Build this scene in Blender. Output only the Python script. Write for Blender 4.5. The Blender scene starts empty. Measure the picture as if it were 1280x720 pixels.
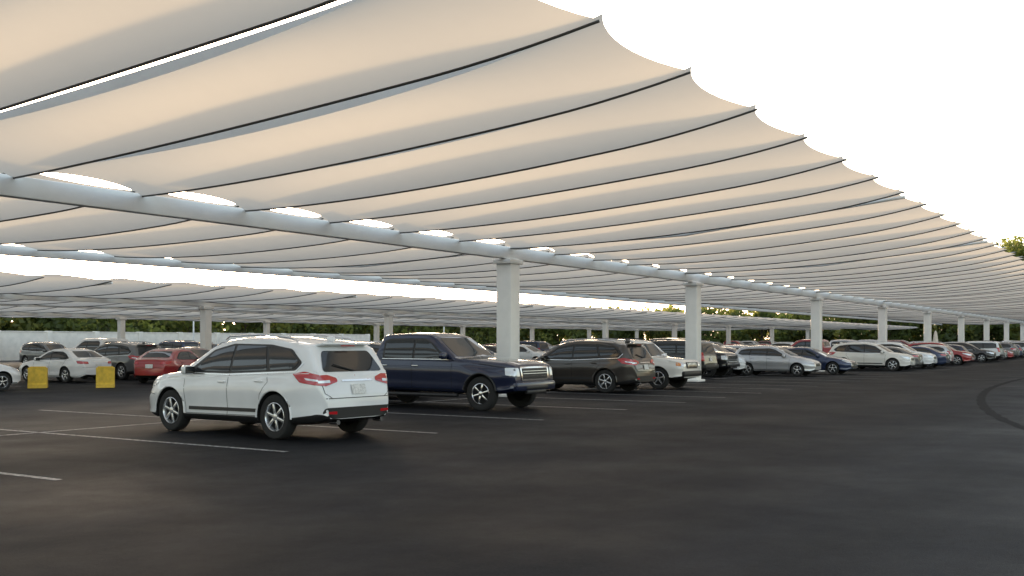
import bpy, bmesh, math, random
import numpy as np
from mathutils import Vector, Matrix
from mathutils.bvhtree import BVHTree
from mathutils.geometry import delaunay_2d_cdt
random.seed(7); rng=np.random.default_rng(7)
scene=bpy.context.scene
COL=scene.collection
A=math.radians(32.5)

# ------------------------------------------------------------ materials
def new_mat(name):
    m=bpy.data.materials.new(name); m.use_nodes=True
    nt=m.node_tree; return m,nt,nt.nodes['Principled BSDF']
def simple(name,col,rough=.5,metal=0,coat=0,spec=.5,noise=0,nscale=8,emis=None):
    m,nt,b=new_mat(name)
    b.inputs['Base Color'].default_value=(*col,1); b.inputs['Roughness'].default_value=rough
    b.inputs['Metallic'].default_value=metal; b.inputs['Coat Weight'].default_value=coat
    b.inputs['Coat Roughness'].default_value=.03
    b.inputs['Specular IOR Level'].default_value=spec
    if noise>0:
        n=nt.nodes.new('ShaderNodeTexNoise'); n.inputs['Scale'].default_value=nscale; n.inputs['Detail'].default_value=6
        tc=nt.nodes.new('ShaderNodeTexCoord'); nt.links.new(tc.outputs['Object'],n.inputs['Vector'])
        r=nt.nodes.new('ShaderNodeMapRange'); r.inputs['From Min'].default_value=.3; r.inputs['From Max'].default_value=.7
        r.inputs['To Min'].default_value=1-noise; r.inputs['To Max'].default_value=1+noise*.4
        mx=nt.nodes.new('ShaderNodeMix'); mx.data_type='RGBA'; mx.blend_type='MULTIPLY'; mx.inputs[0].default_value=1
        mx.inputs[6].default_value=(*col,1)
        nt.links.new(n.outputs['Fac'],r.inputs['Value']); nt.links.new(r.outputs['Result'],mx.inputs[7])
        nt.links.new(mx.outputs[2],b.inputs['Base Color'])
        r2=nt.nodes.new('ShaderNodeMapRange'); r2.inputs['To Min'].default_value=max(0,rough-.08); r2.inputs['To Max'].default_value=min(1,rough+.12)
        nt.links.new(n.outputs['Fac'],r2.inputs['Value']); nt.links.new(r2.outputs['Result'],b.inputs['Roughness'])
    return m
def paint(name,col,metal=.0,rough=.3):
    return simple(name,col,rough,metal,coat=1.0,noise=.08,nscale=1.5)
M_GLASS=simple('tinted_glass',(.012,.014,.016),.04,spec=.8)
M_TRIM=simple('black_trim',(.015,.015,.016),.45,noise=.2,nscale=20)
M_TYRE=simple('tyre_rubber',(.018,.018,.018),.85,noise=.3,nscale=12)
M_RIM=simple('alloy_rim',(.66,.67,.69),.25,.8)
M_CHROME=simple('chrome',(.78,.78,.79),.15,1)
M_RED=simple('red_lens',(.42,.008,.012),.12,coat=1)
M_CLEAR=simple('clear_lens',(.66,.68,.70),.1,coat=1,metal=.3)
M_AMBER=simple('amber_lens',(.6,.2,.02),.15,coat=1)
M_PLATE=simple('license_plate',(.7,.7,.68),.5,noise=.3,nscale=30)
M_DARK=simple('wheel_well',(.008,.008,.008),.9)
P={ 'white':paint('paint_white',(.76,.77,.78)), 'navy':paint('paint_navy',(.008,.014,.045),.3),
 'brown':paint('paint_charcoal',(.05,.043,.038),.4),'silver':paint('paint_silver',(.5,.51,.53),.6),
 'black':paint('paint_black',(.012,.012,.014),.2),'red':paint('paint_red',(.30,.015,.018),.2),
 'grey':paint('paint_grey',(.14,.145,.15),.5),'blue':paint('paint_blue',(.02,.035,.09),.4),
 'cream':paint('paint_cream',(.72,.70,.66)),'bronze':paint('paint_bronze',(.2,.13,.08),.5),'maroon':paint('paint_maroon',(.14,.015,.02),.3)}
SLOTS=[P['white'],M_DARK,M_GLASS,M_TRIM,M_TYRE,M_RIM,M_CHROME,M_RED,M_CLEAR,M_AMBER,M_PLATE]
PAINT,DARK,GLASS,TRIM,TYRE,RIM,CHROME,RED,CLEAR,AMBER,PLATE=range(11)

# ------------------------------------------------------------ mesh builder
class MB:
    def __init__(s): s.v=[];s.f=[];s.m=[]
    def add(s,vs,fs,mi):
        o=len(s.v); s.v+= [tuple(v) for v in vs]
        s.f+=[tuple(i+o for i in f) for f in fs]
        s.m+= (mi if isinstance(mi,list) else [mi]*len(fs))
    def box(s,c,d,mi,rot=None,bev=.0):
        bm=bmesh.new(); bmesh.ops.create_cube(bm,size=1)
        bmesh.ops.scale(bm,vec=d,verts=bm.verts)
        if bev>0: bmesh.ops.bevel(bm,geom=bm.edges[:],offset=bev,segments=2,affect='EDGES',profile=.5)
        M=Matrix.Translation(c)@(rot if rot else Matrix.Identity(4))
        bm.verts.ensure_lookup_table()
        vs=[M@v.co for v in bm.verts]; fs=[[v.index for v in f.verts] for f in bm.faces]
        bm.free(); s.add(vs,fs,mi)
    def lathe(s,prof,c,mi,seg=32,axis='Y',sign=1):
        vs=[];fs=[]; n=len(prof)
        for i in range(seg):
            a=2*math.pi*i/seg
            for r,y in prof:
                if axis=='Y': vs.append((c[0]+r*math.cos(a),c[1]+sign*y,c[2]+r*math.sin(a)))
                else: vs.append((c[0]+r*math.cos(a),c[1]+r*math.sin(a),c[2]+y))
        for i in range(seg):
            j=(i+1)%seg
            for k in range(n-1):
                f=[i*n+k,j*n+k,j*n+k+1,i*n+k+1]
                if sign<0: f=f[::-1]
                fs.append(f)
        s.add(vs,fs,mi)
    def tube(s,pts,r,mi,seg=8):
        vs=[];fs=[];pts=[Vector(p) for p in pts]
        for i,p in enumerate(pts):
            t=(pts[min(i+1,len(pts)-1)]-pts[max(i-1,0)]).normalized()
            up=Vector((0,0,1)) if abs(t.z)<.9 else Vector((1,0,0))
            a=t.cross(up).normalized(); b=a.cross(t)
            rr=r[i] if isinstance(r,(list,tuple)) else r
            for k in range(seg):
                th=2*math.pi*k/seg; vs.append(p+a*rr*math.cos(th)+b*rr*math.sin(th))
        for i in range(len(pts)-1):
            for k in range(seg):
                k2=(k+1)%seg; fs.append([i*seg+k,i*seg+k2,(i+1)*seg+k2,(i+1)*seg+k])
        fs.append(list(range(seg))[::-1]); fs.append([(len(pts)-1)*seg+k for k in range(seg)])
        s.add(vs,fs,mi)
    def ell(s,c,d,mi,seg=12,p=.6):
        vs=[];fs=[];n=8
        def q(x): return math.copysign(abs(x)**p,x)
        for i in range(n+1):
            ph=-math.pi/2+math.pi*i/n
            for k in range(seg):
                th=2*math.pi*k/seg
                vs.append((c[0]+d[0]*q(math.cos(ph))*q(math.cos(th)),c[1]+d[1]*q(math.cos(ph))*q(math.sin(th)),c[2]+d[2]*q(math.sin(ph))))
        for i in range(n):
            for k in range(seg):
                k2=(k+1)%seg; fs.append([i*seg+k,i*seg+k2,(i+1)*seg+k2,(i+1)*seg+k])
        s.add(vs,fs,mi)
    def mesh(s,name,mats,smooth=True,ang=35):
        me=bpy.data.meshes.new(name); me.from_pydata(s.v,[],s.f)
        for m in mats: me.materials.append(m)
        me.polygons.foreach_set('material_index',s.m)
        me.polygons.foreach_set('use_smooth',[smooth]*len(s.f))
        me.update()
        if smooth: me.set_sharp_from_angle(angle=math.radians(ang))
        return me
def obj(name,me,parent=None,loc=(0,0,0),rz=0):
    o=bpy.data.objects.new(name,me); COL.objects.link(o); o.location=loc; o.rotation_euler=(0,0,rz)
    if parent: o.parent=parent
    return o
def empty(name,loc=(0,0,0)):
    o=bpy.data.objects.new(name,None); COL.objects.link(o); o.location=loc; return o

# ------------------------------------------------------------ vehicles
def interp(pts,x):
    pts=sorted(pts); xs=[p[0] for p in pts]; zs=[p[1] for p in pts]; return float(np.interp(x,xs,zs))
def rcorner(poly,r=.05):
    out=[];n=len(poly)
    for i in range(n):
        p=Vector(poly[i]);a=Vector(poly[i-1]);b=Vector(poly[(i+1)%n])
        ra=min(r,(a-p).length*.4); rb=min(r,(b-p).length*.4)
        s=p+(a-p).normalized()*ra; e=p+(b-p).normalized()*rb
        for t in (0,.33,.66,1):
            q=s*(1-t)**2+p*2*t*(1-t)+e*t*t; out.append((q.x,q.y))
    return out

class Car:
    def __init__(s,L,W,top,belt,bottom,axles,R,clad=0,tumble=.36,endround=.3,endlen=.75,flare=.02):
        s.L=L;s.W=W;s.top=top;s.axles=axles;s.R=R;s.mb=MB()
        h=L/2
        xs=[]; x=-h
        while x<h:
            xs.append(x); e=h-abs(x); x+= .006 if e<.03 else (.018 if e<.15 else (.03 if e<.4 else .05))
        xs.append(h)
        def sm(f,x,w=.035):
            ks=[-2,-1,0,1,2];ws=[1,4,6,4,1]
            return sum(wk*f(min(h,max(-h,x+k*w/2))) for k,wk in zip(ks,ws))/16
        rings=[];mats=[]
        for x in xs:
            e=max(0,(abs(x)-(h-endlen))/endlen)
            hw=W/2*(1-endround*e**2.6)
            fl=0
            for ax in axles: fl=max(fl,flare*math.exp(-((x-ax)/(R*1.15))**4))
            wsm=.05 if h-abs(x)>.12 else .02
            zt=sm(lambda q:interp(top,q),x,wsm)
            zb=interp(bottom,x)
            bl=min(interp(belt,x),zt-.035)
            g=max(0,zt-bl-.035)
            hs=.955*hw
            hr=hs-tumble*g
            H=bl-zb
            half=[(0,zb),(.55*hw,zb),(.9*hw,zb+.015),(.965*hw+fl,zb+.07),(.985*hw+fl,zb+.16*H),(.972*hw+fl,zb+.3*H),(.980*hw+fl,zb+.42*H),(.995*hw+fl*.8,zb+.6*H),(1.0*hw+fl*.5,zb+.76*H),(.975*hw,zb+.87*H),(hs,bl),(hs-.012-.02*min(1,g*4),bl+.012)]
            z1=bl+.012; z2=zt-.05-.02*min(1,g*2) if g>.08 else bl+.02
            for t in (.25,.5,.75,1):
                tt=t; bulge=.02*math.sin(math.pi*t)*min(1,g*2)
                half.append(((hs-.012-.02*min(1,g*4))*(1-tt)+(hr)*tt+bulge, z1+(z2-z1)*tt))
            half+= [(hr-.03,zt-.025 if g>.08 else zt-.012),(hr-.10,zt-.004),(hr*.6,zt+.012*min(1,hr)),(hr*.3,zt+.02),(0,zt+.022)]
            ring=[(x,y,z) for y,z in half]+[(x,-y,z) for y,z in half[-2:0:-1]]
            rings.append(ring)
        n=len(rings[0]); vs=[v for r in rings for v in r]; fs=[];ms=[]
        nh=(n+2)//2
        for i in range(len(rings)-1):
            for k in range(n):
                k2=(k+1)%n
                fs.append([i*n+k,(i+1)*n+k,(i+1)*n+k2,i*n+k2])
                kk=k if k<nh-1 else n-1-k
                ms.append(TRIM if kk<clad else (DARK if kk<2 else PAINT))
        fs.append(list(range(n))); ms.append(PAINT)
        fs.append([(len(rings)-1)*n+k for k in range(n)][::-1]); ms.append(PAINT)
        me=bpy.data.meshes.new('tmp'); me.from_pydata(vs,[],fs)
        for m in SLOTS: me.materials.append(m)
        me.polygons.foreach_set('material_index',ms); me.update()
        bm=bmesh.new(); bm.from_mesh(me); bmesh.ops.recalc_face_normals(bm,faces=bm.faces); s.bvh=BVHTree.FromBMesh(bm); bm.to_mesh(me); bm.free()
        body=bpy.data.objects.new('tmpbody',me); COL.objects.link(body)
        cut=MB(); 
        for ax in axles:
            for sg in (-1,1):
                cut.lathe([(0,W/2-.42),(R+.055,W/2-.42),(R+.055,W/2+.2),(0,W/2+.2)],(ax,0,R+.01),DARK,40,'Y',sg)
        cme=cut.mesh('cut',SLOTS,False)
        bm=bmesh.new(); bm.from_mesh(cme); bmesh.ops.remove_doubles(bm,verts=bm.verts,dist=1e-5); bmesh.ops.recalc_face_normals(bm,faces=bm.faces); bm.to_mesh(cme); bm.free()
        co=bpy.data.objects.new('tmpcut',cme); COL.objects.link(co)
        md=body.modifiers.new('b','BOOLEAN'); md.object=co; md.operation='DIFFERENCE'; md.solver='EXACT'
        dg=bpy.context.evaluated_depsgraph_get(); ev=body.evaluated_get(dg); m2=ev.to_mesh()
        s.mb.add([v.co[:] for v in m2.vertices],[list(p.vertices) for p in m2.polygons],[p.material_index for p in m2.polygons])
        ev.to_mesh_clear(); bpy.data.objects.remove(body); bpy.data.objects.remove(co)
    def proj(s,n,p,off):
        hit=s.bvh.ray_cast(p+n*6,-n)
        if hit[0] is None or (hit[0]-p).length>30:
            hit=s.bvh.find_nearest(p)
            q=hit[0]
        else: q=hit[0]
        return q+n*off
    def frame(s,ang):
        if ang=='top': return Vector((0,0,1)),Vector((1,0,0)),Vector((0,1,0))
        a=math.radians(ang); n=Vector((math.cos(a),math.sin(a),0)); return n,Vector((-math.sin(a),math.cos(a),0)),Vector((0,0,1))
    def panel(s,ang,poly,mi,off=.006,r=.04,sp=.07,base=(0,0,0)):
        n,U,V=s.frame(ang)
        if r>0: poly=rcorner(poly,r)
        b=[]
        for i in range(len(poly)):
            a=Vector(poly[i]);c=Vector(poly[(i+1)%len(poly)]); k=max(1,int((c-a).length/sp))
            for j in range(k): b.append(a.lerp(c,j/k))
        pts=list(b); nb=len(b)
        us=[p.x for p in b];vv=[p.y for p in b]
        u=min(us)+sp/2
        while u<max(us):
            v=min(vv)+sp/2
            while v<max(vv): pts.append(Vector((u,v))); v+=sp
            u+=sp
        ov,oe,of,_,_,_=delaunay_2d_cdt(pts,[(i,(i+1)%nb) for i in range(nb)],[list(range(nb))],1,1e-4)
        used=sorted({i for f in of for i in f}); mp={u:i for i,u in enumerate(used)}
        vs=[s.proj(n,U*ov[i].x+V*ov[i].y,off) for i in used]
        fs=[]
        for f in of:
            f=[mp[i] for i in f]
            nn=(vs[f[1]]-vs[f[0]]).cross(vs[f[2]]-vs[f[0]])
            if nn.dot(n)<0: f=f[::-1]
            fs.append(f)
        s.mb.add(vs,fs,mi)
    def strip(s,ang,line,w,mi,off=.004,sp=.06):
        n,U,V=s.frame(ang); pts=[]
        for i in range(len(line)-1):
            a=Vector(line[i]);c=Vector(line[i+1]);k=max(1,int((c-a).length/sp))
            for j in range(k): pts.append(a.lerp(c,j/k))
        pts.append(Vector(line[-1])); vs=[];fs=[]
        for i,p in enumerate(pts):
            t=(pts[min(i+1,len(pts)-1)]-pts[max(0,i-1)]).normalized(); q=Vector((-t.y,t.x))*w/2
            for sg in (1,-1):
                pp=p+q*sg; vs.append(s.proj(n,U*pp.x+V*pp.y,off))
        for i in range(len(pts)-1): fs.append([2*i,2*i+1,2*i+3,2*i+2])
        s.mb.add(vs,fs,mi)
    def sp_(s,poly,mi,**k):   # side panel, both sides, (x,z)
        s.panel(90,[(-x,z) for x,z in poly],mi,**k); s.panel(-90,[(x,z) for x,z in poly],mi,**k)
    def ss_(s,line,w,mi,**k):
        s.strip(90,[(-x,z) for x,z in line],w,mi,**k); s.strip(-90,line,w,mi,**k)
    def wheels(s,spokes=6,rimr=.64,mat=RIM):
        R=s.R
        for ax in s.axles:
            for sg in (-1,1):
                c=(ax,0,R); y0=s.W/2-.015
                rr=R*rimr
                s.mb.lathe([(rr*.98,y0-.2),(R*.93,y0-.215),(R*.985,y0-.19),(R,y0-.15),(R,y0-.06),(R*.985,y0-.02),(R*.93,y0),(R*.8,y0+.004),(rr*1.03,y0-.008),(rr*.99,y0-.03)],c,TYRE,40,'Y',sg)
                s.mb.lathe([(rr*1.01,y0-.01),(rr*.97,y0-.006),(rr*.93,y0-.02),(rr*.9,y0-.08)],c,mat,40,'Y',sg)
                s.mb.lathe([(rr*.95,y0-.09),(0,y0-.09)],c,DARK,24,'Y',sg)
                s.mb.lathe([(rr*.26,y0-.06),(rr*.24,y0-.02),(rr*.1,y0-.012),(0,y0-.012)],c,mat,20,'Y',sg)
                for k in range(spokes):
                    a=2*math.pi*k/spokes+.3
                    M=Matrix.Rotation(-a,4,'Y')
                    p0=M@Vector((rr*.56,0,0))
                    s.mb.box((ax+p0.x,sg*(y0-.035),R+p0.z),(rr*.82,.03,rr*.21),mat,M,.008)
    def mirrors(s,x,z,y):
        for sg in (-1,1):
            s.mb.ell((x,sg*(y+.12),z+.05),(.07,.12,.085),PAINT)
            s.mb.box((x,sg*(y+.02),z),(.06,.14,.035),TRIM,None,.008)
            s.mb.box((x-.068,sg*(y+.12),z+.05),(.012,.19,.12),GLASS,None,.004)
    def handles(s,pts,mi=CHROME):
        for x,z in pts:
            for sg in (-1,1):
                n=Vector((0,sg,0)); q=s.proj(n,Vector((x,0,z)),.02)
                s.mb.box(q,(.2,.022,.03),mi,None,.008)
    def finish(s,name): return s.mb.mesh(name,SLOTS,True,38)

def plate(c,z,rear=True):
    c.panel(180 if rear else 0,[(-.16,z-.08),(.16,z-.08),(.16,z+.08),(-.16,z+.08)],PLATE,off=.02,r=.015)

def make_suv():
    c=Car(4.84,1.9,[(2.42,.62),(2.4,.78),(2.32,.90),(2.05,.99),(1.5,1.07),(1.26,1.10),(.46,1.56),(.15,1.655),(-.35,1.70),(-1.0,1.685),(-1.6,1.63),(-1.95,1.57),(-2.03,1.53),(-2.30,1.1),(-2.36,.98),(-2.40,.82),(-2.42,.74)],
      [(2.42,.6),(1.8,.92),(1.2,.98),(-1.2,1.07),(-2.42,1.12)],[(2.42,.36),(2.2,.25),(1.9,.22),(-1.8,.24),(-2.2,.3),(-2.42,.36)],[1.46,-1.39],.375,clad=4,tumble=.34,endround=.26,endlen=.65,flare=.03)
    c.sp_([(1.04,1.08),(.42,1.48),(-.1,1.59),(-1.1,1.575),(-1.66,1.50),(-1.98,1.28),(-1.85,1.15),(-.1,1.075)],TRIM,off=.004,r=.06)
    c.sp_([(.86,1.105),(.38,1.45),(-.14,1.56),(-.14,1.11)],GLASS,off=.009,r=.03)
    c.sp_([(-.2,1.11),(-.2,1.56),(-.98,1.55),(-1.13,1.145)],GLASS,off=.009,r=.03)
    c.sp_([(-1.21,1.15),(-1.06,1.54),(-1.62,1.475),(-1.9,1.29),(-1.8,1.185)],GLASS,off=.009,r=.04)
    c.ss_([(1.05,1.06),(-.1,1.055),(-1.85,1.13),(-2.0,1.27)],.016,CHROME,off=.010)
    c.panel(0,[(-.72,1.13),(.72,1.13),(.6,1.56),(-.6,1.56)],GLASS,off=.008,r=.06)
    c.panel(180,[(-.68,1.13),(.68,1.13),(.54,1.47),(-.54,1.47)],GLASS,off=.010,r=.07)
    c.mb.box((-2.04,0,1.572),(.22,1.10,.035),PAINT,Matrix.Rotation(.16,4,'Y'),.012)
    c.mb.box((-2.155,0,1.552),(.012,.3,.016),RED)
    for sg in (1,-1):
        c.panel(180,[(sg*.43,.97),(sg*.70,.90),(sg*.90,.94),(sg*.9,1.07),(sg*.62,1.085),(sg*.44,1.03)],RED,off=.010,r=.03,sp=.04)
    c.sp_([(-2.38,.90),(-2.34,1.08),(-2.05,1.14),(-1.82,1.10),(-2.0,.96)],RED,off=.010,r=.03,sp=.04)
    c.sp_([(-2.3,.975),(-2.3,1.005),(-2.08,1.035),(-2.12,1.0)],CLEAR,off=.015,r=.01,sp=.04)
    for sg in (1,-1): c.panel(180,[(sg*.60,.955),(sg*.80,.95),(sg*.80,.99),(sg*.60,1.0)],CLEAR,off=.016,r=.01,sp=.04)
    c.panel(180,[(-.34,.97),(.34,.97),(.34,1.0),(-.34,1.0)],CHROME,off=.016,r=.01)
    plate(c,.84)
    c.strip(180,[(-.72,.70),(.72,.70)],.012,DARK,off=.005)
    c.strip(180,[(-.78,1.05),(-.72,.78),(-.6,.705)],.010,DARK,off=.004); c.strip(180,[(.78,1.05),(.72,.78),(.6,.705)],.010,DARK,off=.004)
    c.panel(180,[(-.78,.37),(.78,.37),(.72,.55),(-.72,.55)],TRIM,off=.008,r=.04)
    for sg in (1,-1): c.panel(180,[(sg*.5,.44),(sg*.68,.45),(sg*.68,.49),(sg*.5,.49)],RED,off=.014,r=.01)
    c.mb.tube([(-2.28,.5,.31),(-2.46,.5,.31)],.04,CHROME,12); c.mb.tube([(-2.28,-.5,.31),(-2.46,-.5,.31)],.04,CHROME,12)
    c.mb.tube([(-2.31,0,1.14),(-2.28,.25,1.2),(-2.25,.42,1.25)],.012,TRIM,6)
    c.ss_([(1.06,.96),(1.02,.7),(.98,.36)],.009,DARK); c.ss_([(-.17,1.07),(-.17,.36)],.009,DARK)
    c.ss_([(-1.17,1.1),(-1.22,.95),(-1.05,.74),(-.98,.38)],.009,DARK); c.ss_([(.98,.36),(-.98,.38)],.009,DARK)
    c.ss_([(.9,.45),(-.95,.47)],.06,TRIM,off=.014)
    c.handles([(-.02,.93),(-1.0,.96)],PAINT)
    for sg in (1,-1): c.panel(0,[(sg*.45,.70),(sg*.8,.74),(sg*.84,.87),(sg*.5,.82)],CLEAR,off=.01,r=.02,sp=.05)
    c.sp_([(2.34,.73),(1.9,.84),(1.82,.92),(2.25,.87)],CLEAR,off=.01,r=.02,sp=.05)
    c.panel(0,[(-.4,.64),(.4,.64),(.42,.78),(-.42,.78)],TRIM,off=.01,r=.03)
    c.ss_([(2.41,.62),(2.1,.68),(1.9,.66)],.009,DARK)
    plate(c,.5,False)
    for sg in (1,-1):
        c.mb.tube([(.2,sg*.66,1.66),(.1,sg*.66,1.72),(-.8,sg*.665,1.74),(-1.5,sg*.655,1.685),(-1.65,sg*.65,1.63)],.018,RIM,8)
        for ax in c.axles:
            pts=[]
            for k in range(15):
                a=math.radians(-4+188*k/14); pts.append((ax+(c.R+.06)*math.cos(a),sg*(c.W/2+.0),c.R+.01+(c.R+.06)*math.sin(a)))
            c.mb.tube(pts,.016,PAINT,6)
    c.mirrors(.88,1.07,.86)
    c.mb.ell((-1.75,0,1.665),(.09,.03,.05),PAINT)
    c.wheels(6)
    return c.finish('crossover_suv')

def make_pickup():
    c=Car(5.85,2.02,[(2.925,.82),(2.91,1.0),(2.86,1.12),(2.6,1.19),(1.9,1.24),(1.3,1.27),(1.18,1.30),(.5,1.80),(.25,1.88),(-.4,1.9),(-1.1,1.87),(-1.2,1.83),(-1.33,1.40),(-1.36,1.35),(-2.87,1.35),(-2.9,1.3),(-2.925,1.2)],
      [(2.925,1.0),(1.3,1.2),(-1.3,1.22),(-2.925,1.24)],[(2.925,.5),(2.6,.42),(2,.4),(-2.5,.45),(-2.925,.55)],[1.98,-1.72],.42,clad=0,tumble=.28,endround=.13,endlen=.5,flare=.035)
    c.sp_([(.98,1.25),(.4,1.68),(.15,1.77),(-.95,1.77),(-1.1,1.7),(-1.12,1.26)],TRIM,off=.004,r=.05)
    c.sp_([(.85,1.27),(.38,1.65),(.1,1.74),(-.08,1.74),(-.08,1.27)],GLASS,off=.009,r=.03)
    c.sp_([(-.15,1.27),(-.15,1.74),(-.9,1.74),(-1.04,1.67),(-1.06,1.28)],GLASS,off=.009,r=.03)
    c.ss_([(1.0,1.245),(-1.12,1.25)],.016,CHROME,off=.012)
    c.panel(0,[(-.8,1.32),(.8,1.32),(.68,1.78),(-.68,1.78)],GLASS,off=.01,r=.05)
    c.panel(180,[(-.7,1.42),(.7,1.42),(.62,1.76),(-.62,1.76)],GLASS,off=.01,r=.05)
    c.panel('top',[(-2.85,-.82),(-1.42,-.82),(-1.42,.82),(-2.85,.82)],TRIM,off=.006,r=.03)
    c.panel(0,[(-.62,.74),(.62,.74),(.66,1.08),(-.66,1.08)],CHROME,off=.014,r=.05)
    c.panel(0,[(-.56,.78),(.56,.78),(.59,1.04),(-.59,1.04)],TRIM,off=.02,r=.04)
    for z in (.85,.91,.97): c.strip(0,[(-.56,z),(.56,z)],.008,CHROME,off=.026)
    for sg in (1,-1):
        c.panel(0,[(sg*.70,.84),(sg*.93,.86),(sg*.94,1.06),(sg*.72,1.05)],CLEAR,off=.012,r=.03,sp=.04)
        c.panel(0,[(sg*.66,.57),(sg*.8,.57),(sg*.8,.65),(sg*.66,.65)],CLEAR,off=.07,r=.03)
    c.sp_([(2.85,.86),(2.85,1.05),(2.66,1.06),(2.7,.88)],CLEAR,off=.010,r=.03,sp=.04)
    c.mb.box((2.92,0,.60),(.16,1.8,.22),PAINT,None,.05)
    c.mb.box((2.955,0,.57),(.12,1.0,.1),TRIM,None,.03)
    c.mb.box((2.95,0,.46),(.1,.9,.10),TRIM,None,.03)
    c.mb.box((-2.96,0,.62),(.14,1.8,.2),CHROME,None,.04)
    for sg in (1,-1): c.panel(180,[(sg*.8,.9),(sg*.93,.9),(sg*.93,1.25),(sg*.8,1.25)],RED,off=.01,r=.02)
    c.sp_([(-2.88,.95),(-2.88,1.24),(-2.8,1.24),(-2.8,.95)],RED,off=.01,r=.01)
    c.ss_([(1.12,1.15),(1.12,.5)],.01,DARK); c.ss_([(-.12,1.24),(-.12,.5)],.01,DARK)
    c.ss_([(-1.15,1.25),(-1.15,.9),(-1.05,.5)],.01,DARK); c.ss_([(-1.34,1.3),(-1.34,.5)],.018,DARK)
    c.ss_([(1.1,.5),(-1.05,.5)],.01,DARK)
    for sg in (1,-1): c.mb.tube([(1.3,sg*.98,.36),(-1.1,sg*.98,.36)],.05,TRIM,8)
    c.handles([(0,1.08),(-1.0,1.08)],CHROME)
    c.mirrors(.92,1.28,.93)
    c.strip('top',[(1.4,-.5),(2.7,-.42)],.012,DARK); c.strip('top',[(1.4,.5),(2.7,.42)],.012,DARK)
    for sg in (1,-1):
        for ax in c.axles:
            pts=[]
            for k in range(15):
                a=math.radians(8+164*k/14); pts.append((ax+(c.R+.065)*math.cos(a),sg*(c.W/2+.02),c.R+.01+(c.R+.065)*math.sin(a)))
            c.mb.tube(pts,.022,TRIM,6)
    c.wheels(6,.6,CHROME); return c.finish('pickup_truck')

def make_boxy():
    c=Car(4.75,1.9,[(2.375,.8),(2.36,.95),(2.25,1.05),(1.8,1.1),(1.2,1.15),(1.08,1.18),(.55,1.68),(.3,1.77),(-.6,1.8),(-1.9,1.77),(-2.1,1.72),(-2.16,1.66),(-2.31,1.15),(-2.34,1.0),(-2.375,.7)],
      [(2.375,.9),(1.2,1.08),(-2.375,1.12)],[(2.375,.42),(2.0,.34),(-2.0,.36),(-2.375,.46)],[1.45,-1.33],.39,clad=4,tumble=.24,endround=.17,endlen=.5,flare=.03)
    c.sp_([(.9,1.14),(.42,1.57),(.1,1.66),(-1.7,1.66),(-2.02,1.6),(-2.1,1.2),(-.1,1.13)],TRIM,off=.004,r=.05)
    c.sp_([(.78,1.16),(.4,1.54),(.1,1.63),(-.05,1.63),(-.05,1.16)],GLASS,off=.009,r=.03)
    c.sp_([(-.12,1.16),(-.12,1.63),(-.95,1.63),(-.98,1.17)],GLASS,off=.009,r=.03)
    c.sp_([(-1.06,1.18),(-1.04,1.63),(-1.68,1.63),(-1.96,1.57),(-2.02,1.21)],GLASS,off=.009,r=.04)
    c.panel(0,[(-.74,1.2),(.74,1.2),(.64,1.66),(-.64,1.66)],GLASS,off=.01,r=.05)
    c.panel(180,[(-.72,1.18),(.72,1.18),(.64,1.62),(-.64,1.62)],GLASS,off=.01,r=.05)
    c.panel(0,[(-.5,.75),(.5,.75),(.54,.98),(-.54,.98)],TRIM,off=.014,r=.04)
    for u in (-.36,-.24,-.12,0,.12,.24,.36): c.strip(0,[(u,.77),(u,.96)],.035,CHROME,off=.02)
    for sg in (1,-1):
        c.panel(0,[(sg*.56,.8),(sg*.82,.82),(sg*.83,.98),(sg*.57,.97)],CLEAR,off=.012,r=.05,sp=.04)
        c.panel(180,[(sg*.74,.85),(sg*.86,.85),(sg*.86,1.25),(sg*.76,1.25)],RED,off=.01,r=.03,sp=.04)
    c.sp_([(2.3,.84),(2.3,.97),(2.12,.98),(2.14,.86)],AMBER,off=.01,r=.02)
    c.sp_([(-2.3,.86),(-2.26,1.2),(-2.16,1.2),(-2.2,.88)],RED,off=.01,r=.02)
    c.mb.box((2.37,0,.56),(.16,1.62,.2),TRIM,None,.05); c.mb.box((-2.37,0,.58),(.16,1.62,.2),TRIM,None,.05)
    plate(c,.92); plate(c,.58,False)
    c.ss_([(.98,1.05),(.98,.45)],.009,DARK); c.ss_([(-.09,1.13),(-.09,.45)],.009,DARK)
    c.ss_([(-1.0,1.13),(-1.0,.9),(-.9,.45)],.009,DARK); c.ss_([(.98,.45),(-.9,.45)],.009,DARK)
    c.handles([(.02,1.0),(-.88,1.0)],TRIM); c.mirrors(.85,1.16,.88)
    for sg in (1,-1): c.mb.tube([(.1,sg*.68,1.77),(0,sg*.68,1.84),(-1.7,sg*.68,1.83),(-1.85,sg*.68,1.76)],.02,TRIM,8)
    for x in (-.3,-1.4): c.mb.tube([(x,-.68,1.84),(x,.68,1.84)],.018,TRIM,8)
    c.wheels(5); return c.finish('boxy_suv')

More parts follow.
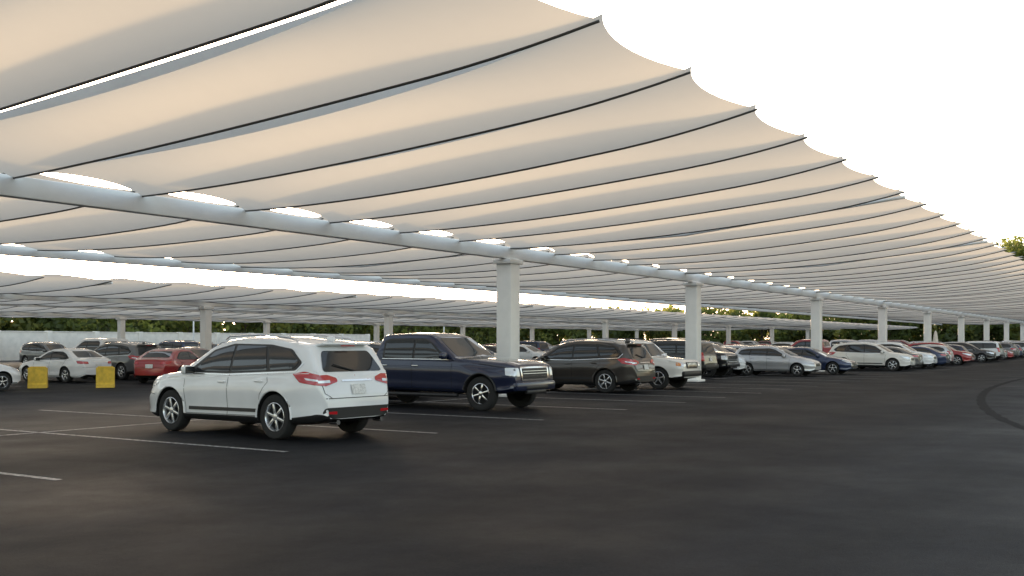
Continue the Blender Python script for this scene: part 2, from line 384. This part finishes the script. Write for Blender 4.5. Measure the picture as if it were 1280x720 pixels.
def make_sedan():
    c=Car(4.65,1.8,[(2.325,.5),(2.3,.62),(2.2,.71),(1.8,.82),(1.2,.92),(1.0,.95),(.2,1.34),(-.1,1.41),(-.6,1.43),(-1.0,1.38),(-1.25,1.31),(-1.85,1.04),(-2.0,1.01),(-2.24,.98),(-2.29,.92),(-2.325,.7)],
      [(2.325,.6),(1.2,.85),(-1,.92),(-2.325,.95)],[(2.325,.3),(2.1,.2),(-2.1,.22),(-2.325,.34)],[1.4,-1.3],.325,clad=0,tumble=.42)
    c.sp_([(.72,.95),(.12,1.27),(-.15,1.32),(-.9,1.31),(-1.2,1.22),(-1.5,1.03),(-1.3,.98)],TRIM,off=.004,r=.05)
    c.sp_([(.62,.97),(.1,1.24),(-.14,1.29),(-.2,1.29),(-.2,.98)],GLASS,off=.009,r=.03)
    c.sp_([(-.27,.98),(-.27,1.29),(-.9,1.28),(-1.15,1.2),(-1.4,1.03),(-1.25,1.0)],GLASS,off=.009,r=.03)
    c.panel(0,[(-.66,.98),(.66,.98),(.52,1.34),(-.52,1.34)],GLASS,off=.01,r=.06)
    c.panel(180,[(-.62,1.07),(.62,1.07),(.5,1.33),(-.5,1.33)],GLASS,off=.01,r=.06)
    for sg in (1,-1):
        c.panel(0,[(sg*.45,.58),(sg*.76,.62),(sg*.8,.72),(sg*.5,.68)],CLEAR,off=.012,r=.03,sp=.04)
        c.panel(180,[(sg*.45,.8),(sg*.78,.8),(sg*.8,.92),(sg*.48,.9)],RED,off=.012,r=.03,sp=.04)
    c.sp_([(2.22,.62),(1.88,.73),(1.86,.77),(2.15,.71)],CLEAR,off=.01,r=.02,sp=.05)
    c.sp_([(-2.26,.8),(-2.22,.92),(-1.98,.93),(-2.05,.82)],RED,off=.01,r=.02,sp=.05)
    c.panel(0,[(-.4,.5),(.4,.5),(.42,.62),(-.42,.62)],TRIM,off=.012,r=.03); c.panel(0,[(-.6,.34),(.6,.34),(.55,.44),(-.55,.44)],TRIM,off=.012,r=.03)
    plate(c,.72); c.strip(180,[(-.7,.66),(.7,.66)],.01,DARK,off=.006)
    c.ss_([(.9,.85),(.86,.3)],.009,DARK); c.ss_([(-.23,.96),(-.23,.3)],.009,DARK); c.ss_([(-1.3,.97),(-1.15,.7),(-.9,.3)],.009,DARK)
    c.ss_([(.86,.3),(-.9,.3)],.009,DARK)
    c.handles([(-.1,.83),(-1.1,.85)],PAINT); c.mirrors(.6,.93,.8); c.wheels(5); return c.finish('sedan_car')

def make_hatch():
    c=Car(4.3,1.78,[(2.15,.52),(2.13,.66),(2.0,.76),(1.7,.86),(1.2,.97),(1.05,1.0),(.25,1.42),(-.05,1.5),(-.6,1.53),(-1.3,1.49),(-1.7,1.42),(-1.78,1.38),(-2.06,1.02),(-2.1,.92),(-2.15,.65)],
      [(2.15,.6),(1.2,.88),(-1,.96),(-2.15,1.0)],[(2.15,.32),(1.95,.22),(-1.95,.24),(-2.15,.36)],[1.32,-1.26],.32,clad=0,tumble=.36)
    c.sp_([(.8,.99),(.18,1.33),(-.1,1.4),(-1.3,1.38),(-1.6,1.3),(-1.75,1.12),(-1.5,1.04)],TRIM,off=.004,r=.05)
    c.sp_([(.7,1.01),(.16,1.3),(-.12,1.37),(-.18,1.37),(-.18,1.02)],GLASS,off=.009,r=.03)
    c.sp_([(-.25,1.02),(-.25,1.37),(-1.0,1.36),(-1.1,1.04)],GLASS,off=.009,r=.03)
    c.sp_([(-1.17,1.05),(-1.08,1.355),(-1.3,1.35),(-1.56,1.27),(-1.68,1.13),(-1.5,1.06)],GLASS,off=.009,r=.03)
    c.panel(0,[(-.66,1.03),(.66,1.03),(.54,1.42),(-.54,1.42)],GLASS,off=.01,r=.06)
    c.panel(180,[(-.6,1.06),(.6,1.06),(.5,1.35),(-.5,1.35)],GLASS,off=.01,r=.06)
    for sg in (1,-1):
        c.panel(0,[(sg*.42,.62),(sg*.72,.66),(sg*.77,.78),(sg*.5,.74)],CLEAR,off=.012,r=.03,sp=.04)
        c.panel(180,[(sg*.6,.82),(sg*.74,.82),(sg*.74,1.1),(sg*.66,1.05)],RED,off=.012,r=.03,sp=.04)
    c.sp_([(2.05,.66),(1.7,.78),(1.68,.83),(1.98,.76)],CLEAR,off=.01,r=.02,sp=.05)
    c.panel(0,[(-.38,.5),(.38,.5),(.4,.64),(-.4,.64)],TRIM,off=.012,r=.03); plate(c,.78)
    c.ss_([(.95,.9),(.9,.32)],.009,DARK); c.ss_([(-.22,1.0),(-.22,.32)],.009,DARK); c.ss_([(-1.12,1.02),(-1.05,.75),(-.85,.32)],.009,DARK)
    c.ss_([(.9,.32),(-.85,.32)],.009,DARK)
    c.handles([(-.08,.88),(-.98,.9)],PAINT); c.mirrors(.66,.97,.8); c.wheels(5); return c.finish('hatchback_car')

T={'crossover_suv':make_suv(),'pickup_truck':make_pickup(),'boxy_suv':make_boxy(),'sedan_car':make_sedan(),'hatchback_car':make_hatch()}
def place(kind,x,y,rz,color,sc=1):
    o=obj(kind,T[kind],None,(x,y,.022),math.radians(rz)); o.scale=(sc,sc,sc)
    o.material_slots[0].link='OBJECT'; o.material_slots[0].material=P[color]
    return o
place('crossover_suv',14.12,14.6,85.5,'white',1.055)
place('pickup_truck',22.2,16.45,-90,'navy',1.02)
place('crossover_suv',31.95,17.5,90,'brown',1.04)
place('boxy_suv',35.5,17.2,-90,'cream')
place('crossover_suv',24.9,21.6,90,'black')
place('pickup_truck',28.9,21.9,-90,'black')
place('boxy_suv',45.2,20.3,90,'black')
place('hatchback_car',52.2,17.2,-88,'silver')
place('sedan_car',56.3,16.6,-90,'blue')
cols=['silver','white','grey','black','red','bronze','navy','cream','maroon','silver','white','blue']
kinds=['sedan_car','hatchback_car','crossover_suv','sedan_car','boxy_suv','pickup_truck','hatchback_car','sedan_car']
COLX=[-5.5,27.4,42.3,60.8,77.2,93.4,110,126.5,143,159.5]
def row(xs,yc,seed,skip=.1):
    r=random.Random(seed)
    for x in xs:
        if r.random()<skip: continue
        k=r.choice(kinds); place(k,x+r.uniform(-.15,.15),yc+r.uniform(-.35,.35),90*r.choice((-1,1))+r.uniform(-1.5,1.5),r.choice(cols))
xs=[x for x in np.arange(64.4,165,3.2) if min(abs(x-c) for c in COLX)>1.3]
row(xs,15.3,3,.04)
xs=[x for x in np.arange(48.8,165,3.2) if min(abs(x-c) for c in COLX)>1.3]
row(xs,20.9,5,.12)
place('hatchback_car',19.6,35.2,0,'white')
place('sedan_car',30.0,36.4,25,'red')
place('sedan_car',27.5,40.5,90,'white'); place('crossover_suv',31,41.5,90,'grey'); 
row(np.arange(35,160,3.4),40.6,11,.12)
row(np.arange(33.5,160,3.4),46.5,12,.15)
row(np.arange(44,160,3.4),66.5,13,.15)

# ------------------------------------------------------------ canopies
m,nt,b=new_mat('shade_fabric')
b.inputs['Roughness'].default_value=.8
tc=nt.nodes.new('ShaderNodeTexCoord')
n1=nt.nodes.new('ShaderNodeTexNoise'); n1.inputs['Scale'].default_value=.5; n1.inputs['Detail'].default_value=5; nt.links.new(tc.outputs['Object'],n1.inputs['Vector'])
cr=nt.nodes.new('ShaderNodeValToRGB'); cr.color_ramp.elements[0].position=.3; cr.color_ramp.elements[0].color=(.40,.395,.385,1); cr.color_ramp.elements[1].position=.7; cr.color_ramp.elements[1].color=(.52,.515,.505,1)
nt.links.new(n1.outputs['Fac'],cr.inputs['Fac']); nt.links.new(cr.outputs['Color'],b.inputs['Base Color'])
n2=nt.nodes.new('ShaderNodeTexNoise'); n2.inputs['Scale'].default_value=1.3; n2.inputs['Detail'].default_value=3; nt.links.new(tc.outputs['Object'],n2.inputs['Vector'])
bp=nt.nodes.new('ShaderNodeBump'); bp.inputs['Strength'].default_value=.35; bp.inputs['Distance'].default_value=.06; nt.links.new(n2.outputs['Fac'],bp.inputs['Height']); nt.links.new(bp.outputs[0],b.inputs['Normal'])
tr=nt.nodes.new('ShaderNodeBsdfTranslucent'); tr.inputs['Color'].default_value=(.86,.81,.73,1)
mx=nt.nodes.new('ShaderNodeMixShader'); mx.inputs[0].default_value=.40
out=nt.nodes['Material Output']; nt.links.new(b.outputs[0],mx.inputs[1]); nt.links.new(tr.outputs[0],mx.inputs[2]); nt.links.new(mx.outputs[0],out.inputs[0])
M_FAB=m
M_WHITE=simple('white_painted_steel',(.90,.89,.865),.4,noise=.04,nscale=3)
M_CABLE=simple('dark_hem_cable',(.05,.045,.04),.6)
M_CONC=simple('concrete',(.35,.34,.32),.85,noise=.25,nscale=6)
SP=2.75
def canopy(x0,x1,bays,beamY,beamZ,cols,colw=.5,hi=True,far_fascia=None):
    root=empty('shade_canopy'); fab=MB(); cab=MB(); st=MB()
    nu,nv=(26,10) if hi else (12,6)
    r=random.Random(int(beamY))
    k0=math.floor((x0-13.65)/SP); k1=math.ceil((x1-13.65)/SP)
    for bi,(ya,za,yb,zb) in enumerate(bays):
        Ea,Eb=((.40,.52) if bi==0 else (.52,.4)) if hi else (.08,.08)
        for k in range(k0,k1):
            xa=13.65+k*SP; jit=r.uniform(-.04,.04); sgj=r.uniform(.9,1.12)
            vs=[];fs=[];far=[]
            for i in range(nu+1):
                u=i/nu; q=4*u*(1-u)
                c=(.46 if hi else .12)*q*sgj
                for j in range(nv+1):
                    v=j/nv
                    x=xa+.05+c+(SP-.10-2*c)*v
                    e=4*v*(1-v)
                    yy=ya+(yb-ya)*u+ Ea*e*max(0,1-u*3.2)-Eb*e*max(0,1-(1-u)*3.2)
                    tw=.05+.09*q
                    z=za+(zb-za)*u - .18*q*sgj + tw*(1-2*v) + .30*math.sin(math.pi*v**.58)*(.2+q) + jit*q
                    z+= .12*(max(0,1-u*5)**2)*(1 if hi else .5)
                    vs.append((x,yy,z))
                    if j==nv: far.append((x,yy,z))
            for i in range(nu):
                for j in range(nv):
                    a=i*(nv+1)+j; fs.append([a,a+1,a+nv+2,a+nv+1])
            fab.add(vs,fs,0)
            cab.tube([(p[0]+.012,p[1],p[2]-.012) for p in far],.019,0,5)
    obj('fabric_strips',fab.mesh('fabric',[M_FAB],True,80),root); obj('hem_cables',cab.mesh('cables',[M_CABLE]),root)
    L=x1-x0
    st.box(((x0+x1)/2,beamY,beamZ-.26),(L,.24,.38),0,None,.02)
    ya=bays[0][0]; za=bays[0][1]; yb=bays[-1][2]; zb=bays[-1][3]
    if far_fascia: st.box(((x0+x1)/2,yb+.15,zb-.12),(L,.2,far_fascia),0,None,.02)
    for cx in cols:
        st.box((cx,beamY,(beamZ-.45)/2+.02),(colw,colw,beamZ-.47),0,None,.03)
        st.box((cx,beamY,beamZ-.54),(colw+.24,colw+.1,.14),0,None,.02)
        st.box((cx,beamY,.07),(colw+.25,colw+.25,.1),0,None,.02)
        kx=13.65+round((cx-13.65)/SP)*SP
        for (e,ez) in ((ya,za),(yb,zb)):
            st.tube([(kx,beamY,beamZ-.12),(kx,(beamY+e)/2,(beamZ+ez)/2-.34),(kx,e,ez-.06)],[.06,.05,.04],0,8)
    obj('steel_frame',st.mesh('frame',[M_WHITE]),root)
    return root
canopy(-9,168,[(5.7,5.45,17.5,4.72),(17.7,4.72,29.5,4.62)],17.6,4.78,COLX,.54,hi=True,far_fascia=.3)
canopy(-3,168,[(33.4,4.0,44.9,4.05),(45.1,4.05,56.8,4.1)],45,4.15,[7.2,23.4,39.2,55,71,87,103,119,135,151],.45,hi=False,far_fascia=.3)
canopy(20,168,[(60.5,4.1,71.9,4.1),(72.1,4.1,84,4.1)],72,4.15,[38,54,70,86,102,118,134,150],.45,hi=False)

# ------------------------------------------------------------ ground
def sheet(name,x0,y0,x1,y1,z,mat):
    me=bpy.data.meshes.new(name); me.from_pydata([(x0,y0,z),(x1,y0,z),(x1,y1,z),(x0,y1,z)],[],[(0,1,2,3)]); me.materials.append(mat); return obj(name,me)
m,nt,b=new_mat('asphalt'); M_ASPH=m
tc=nt.nodes.new('ShaderNodeTexCoord'); G=tc.outputs['Object']
def noise(scale,detail=6,rough=.6):
    n=nt.nodes.new('ShaderNodeTexNoise'); n.inputs['Scale'].default_value=scale; n.inputs['Detail'].default_value=detail; n.inputs['Roughness'].default_value=rough
    nt.links.new(G,n.inputs['Vector']); return n.outputs['Fac']
def ramp(f,p0,c0,p1,c1):
    r=nt.nodes.new('ShaderNodeValToRGB'); r.color_ramp.elements[0].position=p0; r.color_ramp.elements[0].color=(*c0,1); r.color_ramp.elements[1].position=p1; r.color_ramp.elements[1].color=(*c1,1)
    nt.links.new(f,r.inputs['Fac']); return r.outputs['Color']
def mul(a,c):
    x=nt.nodes.new('ShaderNodeMix'); x.data_type='RGBA'; x.blend_type='MULTIPLY'; x.inputs[0].default_value=1; nt.links.new(a,x.inputs[6]); nt.links.new(c,x.inputs[7]); return x.outputs[2]
big=ramp(noise(.09,5),.35,(.008,.010,.015),.68,(.016,.019,.027))
mid=ramp(noise(1.1,8,.7),.3,(.55,.55,.55),.7,(1.0,1.0,1.0))
fine=ramp(noise(38,3,.8),.34,(.30,.30,.30),.68,(1,1,1))
c=mul(mul(big,mid),fine)
mp=nt.nodes.new('ShaderNodeMapping'); mp.inputs['Scale'].default_value=(.03,.9,1); nt.links.new(G,mp.inputs['Vector'])
sn=nt.nodes.new('ShaderNodeTexNoise'); sn.inputs['Scale'].default_value=1; sn.inputs['Detail'].default_value=4; nt.links.new(mp.outputs[0],sn.inputs['Vector'])
c=mul(c,ramp(sn.outputs['Fac'],.35,(.6,.6,.6),.6,(1.0,1.0,1.0)))
vo=nt.nodes.new('ShaderNodeTexVoronoi'); vo.feature='DISTANCE_TO_EDGE'; vo.inputs['Scale'].default_value=.16
wn=nt.nodes.new('ShaderNodeTexNoise'); wn.inputs['Scale'].default_value=.6; wn.inputs['Detail'].default_value=5; nt.links.new(G,wn.inputs['Vector'])
va=nt.nodes.new('ShaderNodeVectorMath'); va.operation='MULTIPLY_ADD'; va.inputs[1].default_value=(2.5,2.5,0); nt.links.new(wn.outputs['Color'],va.inputs[0]); nt.links.new(G,va.inputs[2]); nt.links.new(va.outputs[0],vo.inputs['Vector'])
c=mul(c,ramp(vo.outputs['Distance'],.001,(.45,.45,.45),.004,(1,1,1)))
nt.links.new(c,b.inputs['Base Color'])
rr_=nt.nodes.new('ShaderNodeMapRange'); rr_.inputs['From Min'].default_value=.3; rr_.inputs['From Max'].default_value=.7; rr_.inputs['To Min'].default_value=.62; rr_.inputs['To Max'].default_value=.85
nt.links.new(noise(.35,6,.65),rr_.inputs['Value']); nt.links.new(rr_.outputs['Result'],b.inputs['Roughness']); b.inputs['Specular IOR Level'].default_value=.16
bp=nt.nodes.new('ShaderNodeBump'); bp.inputs['Strength'].default_value=.7; bp.inputs['Distance'].default_value=.014; nt.links.new(noise(45,3,.8),bp.inputs['Height']); nt.links.new(bp.outputs[0],b.inputs['Normal'])
M_GRASS=simple('dry_grass',(.09,.085,.04),.95,noise=.4,nscale=.3)
sheet('ground',-2500,-2500,2500,2500,0,M_GRASS)
sheet('asphalt_parking_lot',-120,-90,172,110,.02,M_ASPH)
m,nt,b=new_mat('worn_line_paint'); M_LINE=m
tc=nt.nodes.new('ShaderNodeTexCoord'); G=tc.outputs['Object']
nt.links.new(ramp(noise(14,8,.75),.40,(.06,.06,.06),.56,(.36,.36,.36)),b.inputs['Base Color']); b.inputs['Roughness'].default_value=.75
ln=MB()
def line(x0,y0,x1,y1,w=.11,z=.024):
    d=Vector((x1-x0,y1-y0)).normalized(); q=Vector((-d.y,d.x))*w/2
    ln.add([(x0+q.x,y0+q.y,z),(x0-q.x,y0-q.y,z),(x1-q.x,y1-q.y,z),(x1+q.x,y1+q.y,z)],[(0,3,2,1)],0)
LX=[-4,0,3.9,7.8,11.7,15.6,19.5,23.6,27.3,30.4,33.7,37]+list(np.arange(40.2,166,3.25))
for x in LX: line(x,11.6,x,17.95)
for x in LX: line(x,18.1,x,24.0)
line(-6,18.02,166,18.02)
for x in np.arange(10,166,3.4): line(x,37.5,x,43.4); line(x,43.6,x,49.2)
line(9,43.5,166,43.5)
obj('parking_stall_markings',ln.mesh('lines',[M_LINE],False))
M_TAR=simple('new_asphalt',(.004,.005,.007),.9,spec=.1,noise=.3,nscale=9)
ctrl=[(12,-3.2),(16,-.6),(21,2.0),(26.5,3.6),(33,4.8),(41,5.7),(50,6.0),(60,5.7),(74,4.6)]
cx_=[p[0] for p in ctrl]; X_=np.linspace(12,74,120); Y_=np.interp(X_,cx_,[p[1] for p in ctrl])
Y_=np.convolve(np.pad(Y_,6,mode='edge'),np.ones(13)/13,'valid')
tb=MB(); vs=[]
for x,y in zip(X_,Y_):
    vs+=[(x,y+.12+.03*math.sin(x*3.1),.0245),(x,y-.12-.04*math.sin(x*5),.0245)]
tb.add(vs,[[2*i,2*i+1,2*i+3,2*i+2] for i in range(119)],0); obj('road_tar_seam',tb.mesh('seam',[M_TAR],False))
kb=MB(); kb.box((172.2,10,.08),(.3,200,.16),0,None,.02); kb.box((26,110.2,.08),(292,.3,.16),0,None,.02); obj('kerb',kb.mesh('kerb',[M_CONC]))

M_WALL=simple('white_block_wall',(.84,.79,.71),.85,noise=.12,nscale=2)
w=MB(); w.box((66,92,1.35),(84,.25,2.7),0,None,.01); w.box((66,92,2.75),(84.2,.36,.1),0,None,.01)
for x in np.arange(24,109,5.25): w.box((x,92,1.42),(.5,.5,2.84),0,None,.02)
obj('boundary_wall',w.mesh('wall',[M_WALL]))
M_YEL=simple('yellow_paint',(.70,.46,.04),.55,noise=.25,nscale=6)
def barrier(x,y,rz):
    q=MB(); prof=[(-.36,0),(.36,0),(.34,.12),(.26,.2),(.24,.82),(-.24,.82),(-.26,.2),(-.34,.12)]
    n=len(prof); Lh=.36
    vs=[(a,-Lh,z) for a,z in prof]+[(a,Lh,z) for a,z in prof]
    fs=[[i,(i+1)%n,(i+1)%n+n,i+n] for i in range(n)]+[list(range(n))[::-1],[i+n for i in range(n)]]
    q.add(vs,fs,0); q.box((0,0,.84),(.4,.6,.05),0,None,.015)
    o=obj('yellow_barrier_block',q.mesh('barrier',[M_YEL,M_WHITE],True,30),None,(x,y,.02),rz); o.scale=(.9,.9,.92)
barrier(23.2,35.8,.9); barrier(24.8,34.0,.9)
def parasol(x,y):
    q=MB(); q.tube([(0,0,0),(0,0,2.7)],.03,1); q.lathe([(.3,0),(.3,.08),(.05,.12)],(0,0,0),1,16,'Z')
    prof=[(.02,2.75),(.09,2.6),(.13,2.3),(.2,1.6),(.24,1.15),(.17,1.1)]
    vs=[];fs=[];seg=24
    for i in range(seg):
        a=2*math.pi*i/seg; kk=1+.25*(i%2)
        for r_,z in prof: vs.append((r_*kk*math.cos(a),r_*kk*math.sin(a),z))
    n=len(prof)
    for i in range(seg):
        j=(i+1)%seg
        for k in range(n-1): fs.append([i*n+k,j*n+k,j*n+k+1,i*n+k+1])
    q.add(vs,fs,0); obj('closed_parasol',q.mesh('parasol',[M_WALL,M_CABLE]),None,(x,y,.02))
parasol(98,17.8)
def lamp(x,y):
    q=MB(); q.tube([(0,0,0),(0,0,7.5)],[.1,.06],0); q.tube([(0,0,7.4),(.5,0,7.6),(1.3,0,7.65)],.04,0); q.box((1.5,0,7.62),(.6,.25,.1),0,None,.03)
    q.lathe([(.28,0),(.28,.5),(.1,.55)],(0,0,0),1,16,'Z'); obj('street_lamp',q.mesh('lamp',[M_WHITE,M_CONC]),None,(x,y,.02),.6)
lamp(75,88); lamp(120,88)

# ------------------------------------------------------------ trees
def leafmat(name,col,tcol):
    m=simple(name,col,.7); nt=m.node_tree; b=nt.nodes['Principled BSDF']
    t=nt.nodes.new('ShaderNodeBsdfTranslucent'); t.inputs['Color'].default_value=(*tcol,1)
    x=nt.nodes.new('ShaderNodeMixShader'); x.inputs[0].default_value=.5
    nt.links.new(b.outputs[0],x.inputs[1]); nt.links.new(t.outputs[0],x.inputs[2]); nt.links.new(x.outputs[0],nt.nodes['Material Output'].inputs[0]); return m
LEAF=[leafmat('foliage_dark',(.06,.08,.025),(.18,.22,.05)),leafmat('foliage_mid',(.09,.12,.035),(.32,.36,.08)),leafmat('foliage_light',(.12,.14,.045),(.48,.46,.10))]
M_BARK=simple('bark',(.09,.07,.05),.9,noise=.3)
def trees(name,specs,leaf=.5,nleaf=46,low=.03):
    V=[];MI=[];tk=MB()
    for (x,y,h,w) in specs:
        tk.tube([(x,y,0),(x+.1,y,h*.35),(x,y+.1,h*.7)],[.03*h,.02*h,.008*h],0,6)
        for a in range(4):
            th=a*1.6+x; tk.tube([(x,y,h*.3+a*.05*h),(x+w*.3*math.cos(th),y+w*.3*math.sin(th),h*.55+a*.05*h)],[.012*h,.005*h],0,5)
        nc=int(26+h)
        for _ in range(nc):
            th=rng.uniform(0,6.28); rr=w*.5*math.sqrt(rng.uniform(0,1)); zz=rng.uniform(low,.95)
            rr*= math.sqrt(max(.12,1-((zz-.35)/.72)**2))
            cx,cy,cz=x+rr*math.cos(th),y+rr*math.sin(th),h*zz
            cs=rng.uniform(.14,.25)*w
            P0=rng.normal(0,1,(nleaf,3)); P0/=np.linalg.norm(P0,axis=1)[:,None]; P0*=cs*rng.uniform(.45,1.1,(nleaf,1)); P0[:,2]*=.75
            ctr=P0+np.array([cx,cy,cz]); ctr[:,2]=np.maximum(ctr[:,2],.1)
            a=rng.normal(0,1,(nleaf,3)); a/=np.linalg.norm(a,axis=1)[:,None]
            b_=np.cross(a,rng.normal(0,1,(nleaf,3))); b_/=np.linalg.norm(b_,axis=1)[:,None]
            s=leaf*rng.uniform(.5,1.1,(nleaf,1))
            V.append(np.stack([ctr-a*s,ctr-b_*s*.6,ctr+a*s,ctr+b_*s*.6],axis=1)); 
            mi=rng.choice([0,1,2],p=[.33,.42,.25]); MI+= [int(mi)]*nleaf
    V=np.concatenate(V).reshape(-1,3); n=len(V)//4
    root=empty(name)
    me=bpy.data.meshes.new('foliage'); me.vertices.add(len(V)); me.vertices.foreach_set('co',V.ravel())
    me.loops.add(4*n); me.loops.foreach_set('vertex_index',np.arange(4*n)); me.polygons.add(n); me.polygons.foreach_set('loop_start',np.arange(n)*4)
    for l in LEAF: me.materials.append(l)
    me.polygons.foreach_set('material_index',MI); me.update(calc_edges=True); me.validate()
    obj('foliage',me,root); obj('trunks',tk.mesh('trunks',[M_BARK]),root)
sp=[]
y=-40
while y<125:
    sp.append((178+random.uniform(-2,6),y,random.uniform(6.6,8.6),random.uniform(6,8.5))); y+=random.uniform(1.6,2.6)
trees('tree_line',sp,.5,36)
sp=[]
x=-20
while x<190:
    sp.append((x,130+random.uniform(-4,8),random.uniform(6.5,9.5),random.uniform(7,10))); x+=random.uniform(2.0,3.4)
trees('tree_line',sp,.6,36)
for k,(x,y,h,w) in enumerate([(190,27,17,11),(192,20,18.5,12),(188,11,17.5,11),(193,-2,19,12),(190,-13,16,11)]):
    trees('broadleaf_tree',[(x,y,h,w)],.5,150,.25)

# ------------------------------------------------------------ light
EL=math.radians(4.4); AZ=math.radians(46)
sd=Vector((math.cos(EL)*math.cos(AZ),math.cos(EL)*math.sin(AZ),math.sin(EL)))
sl=bpy.data.lights.new('sun','SUN'); sl.energy=5; sl.angle=math.radians(1.5); sl.color=(1,.66,.32)
so=bpy.data.objects.new('sun',sl); COL.objects.link(so); so.rotation_euler=sd.to_track_quat('Z','Y').to_euler(); so.location=(0,0,50)
wd=bpy.data.worlds.new('World'); scene.world=wd; wd.use_nodes=True; nt=wd.node_tree
bg=nt.nodes['Background']; sk=nt.nodes.new('ShaderNodeTexSky'); sk.sky_type='NISHITA'; sk.sun_disc=False
sk.sun_elevation=EL; sk.sun_rotation=math.pi/2-AZ; sk.air_density=1.0; sk.dust_density=2.5; sk.ozone_density=1.2
hs=nt.nodes.new('ShaderNodeHueSaturation'); hs.inputs['Saturation'].default_value=.6; hs.inputs['Value'].default_value=6.2
nt.links.new(sk.outputs[0],hs.inputs['Color']); nt.links.new(hs.outputs[0],bg.inputs[0]); bg.inputs[1].default_value=.15

# ------------------------------------------------------------ camera
cd=bpy.data.cameras.new('camera'); cam=bpy.data.objects.new('camera',cd); COL.objects.link(cam)
cd.sensor_width=36; cd.lens=1297/1280*36; cd.shift_y=68/1280; cd.clip_end=6000; cd.clip_start=.1
cam.location=(0,0,1.72); cam.rotation_euler=(math.pi/2,0,A-math.pi/2)
scene.camera=cam
scene.view_settings.view_transform='Standard'; scene.view_settings.look='None'; scene.view_settings.exposure=0
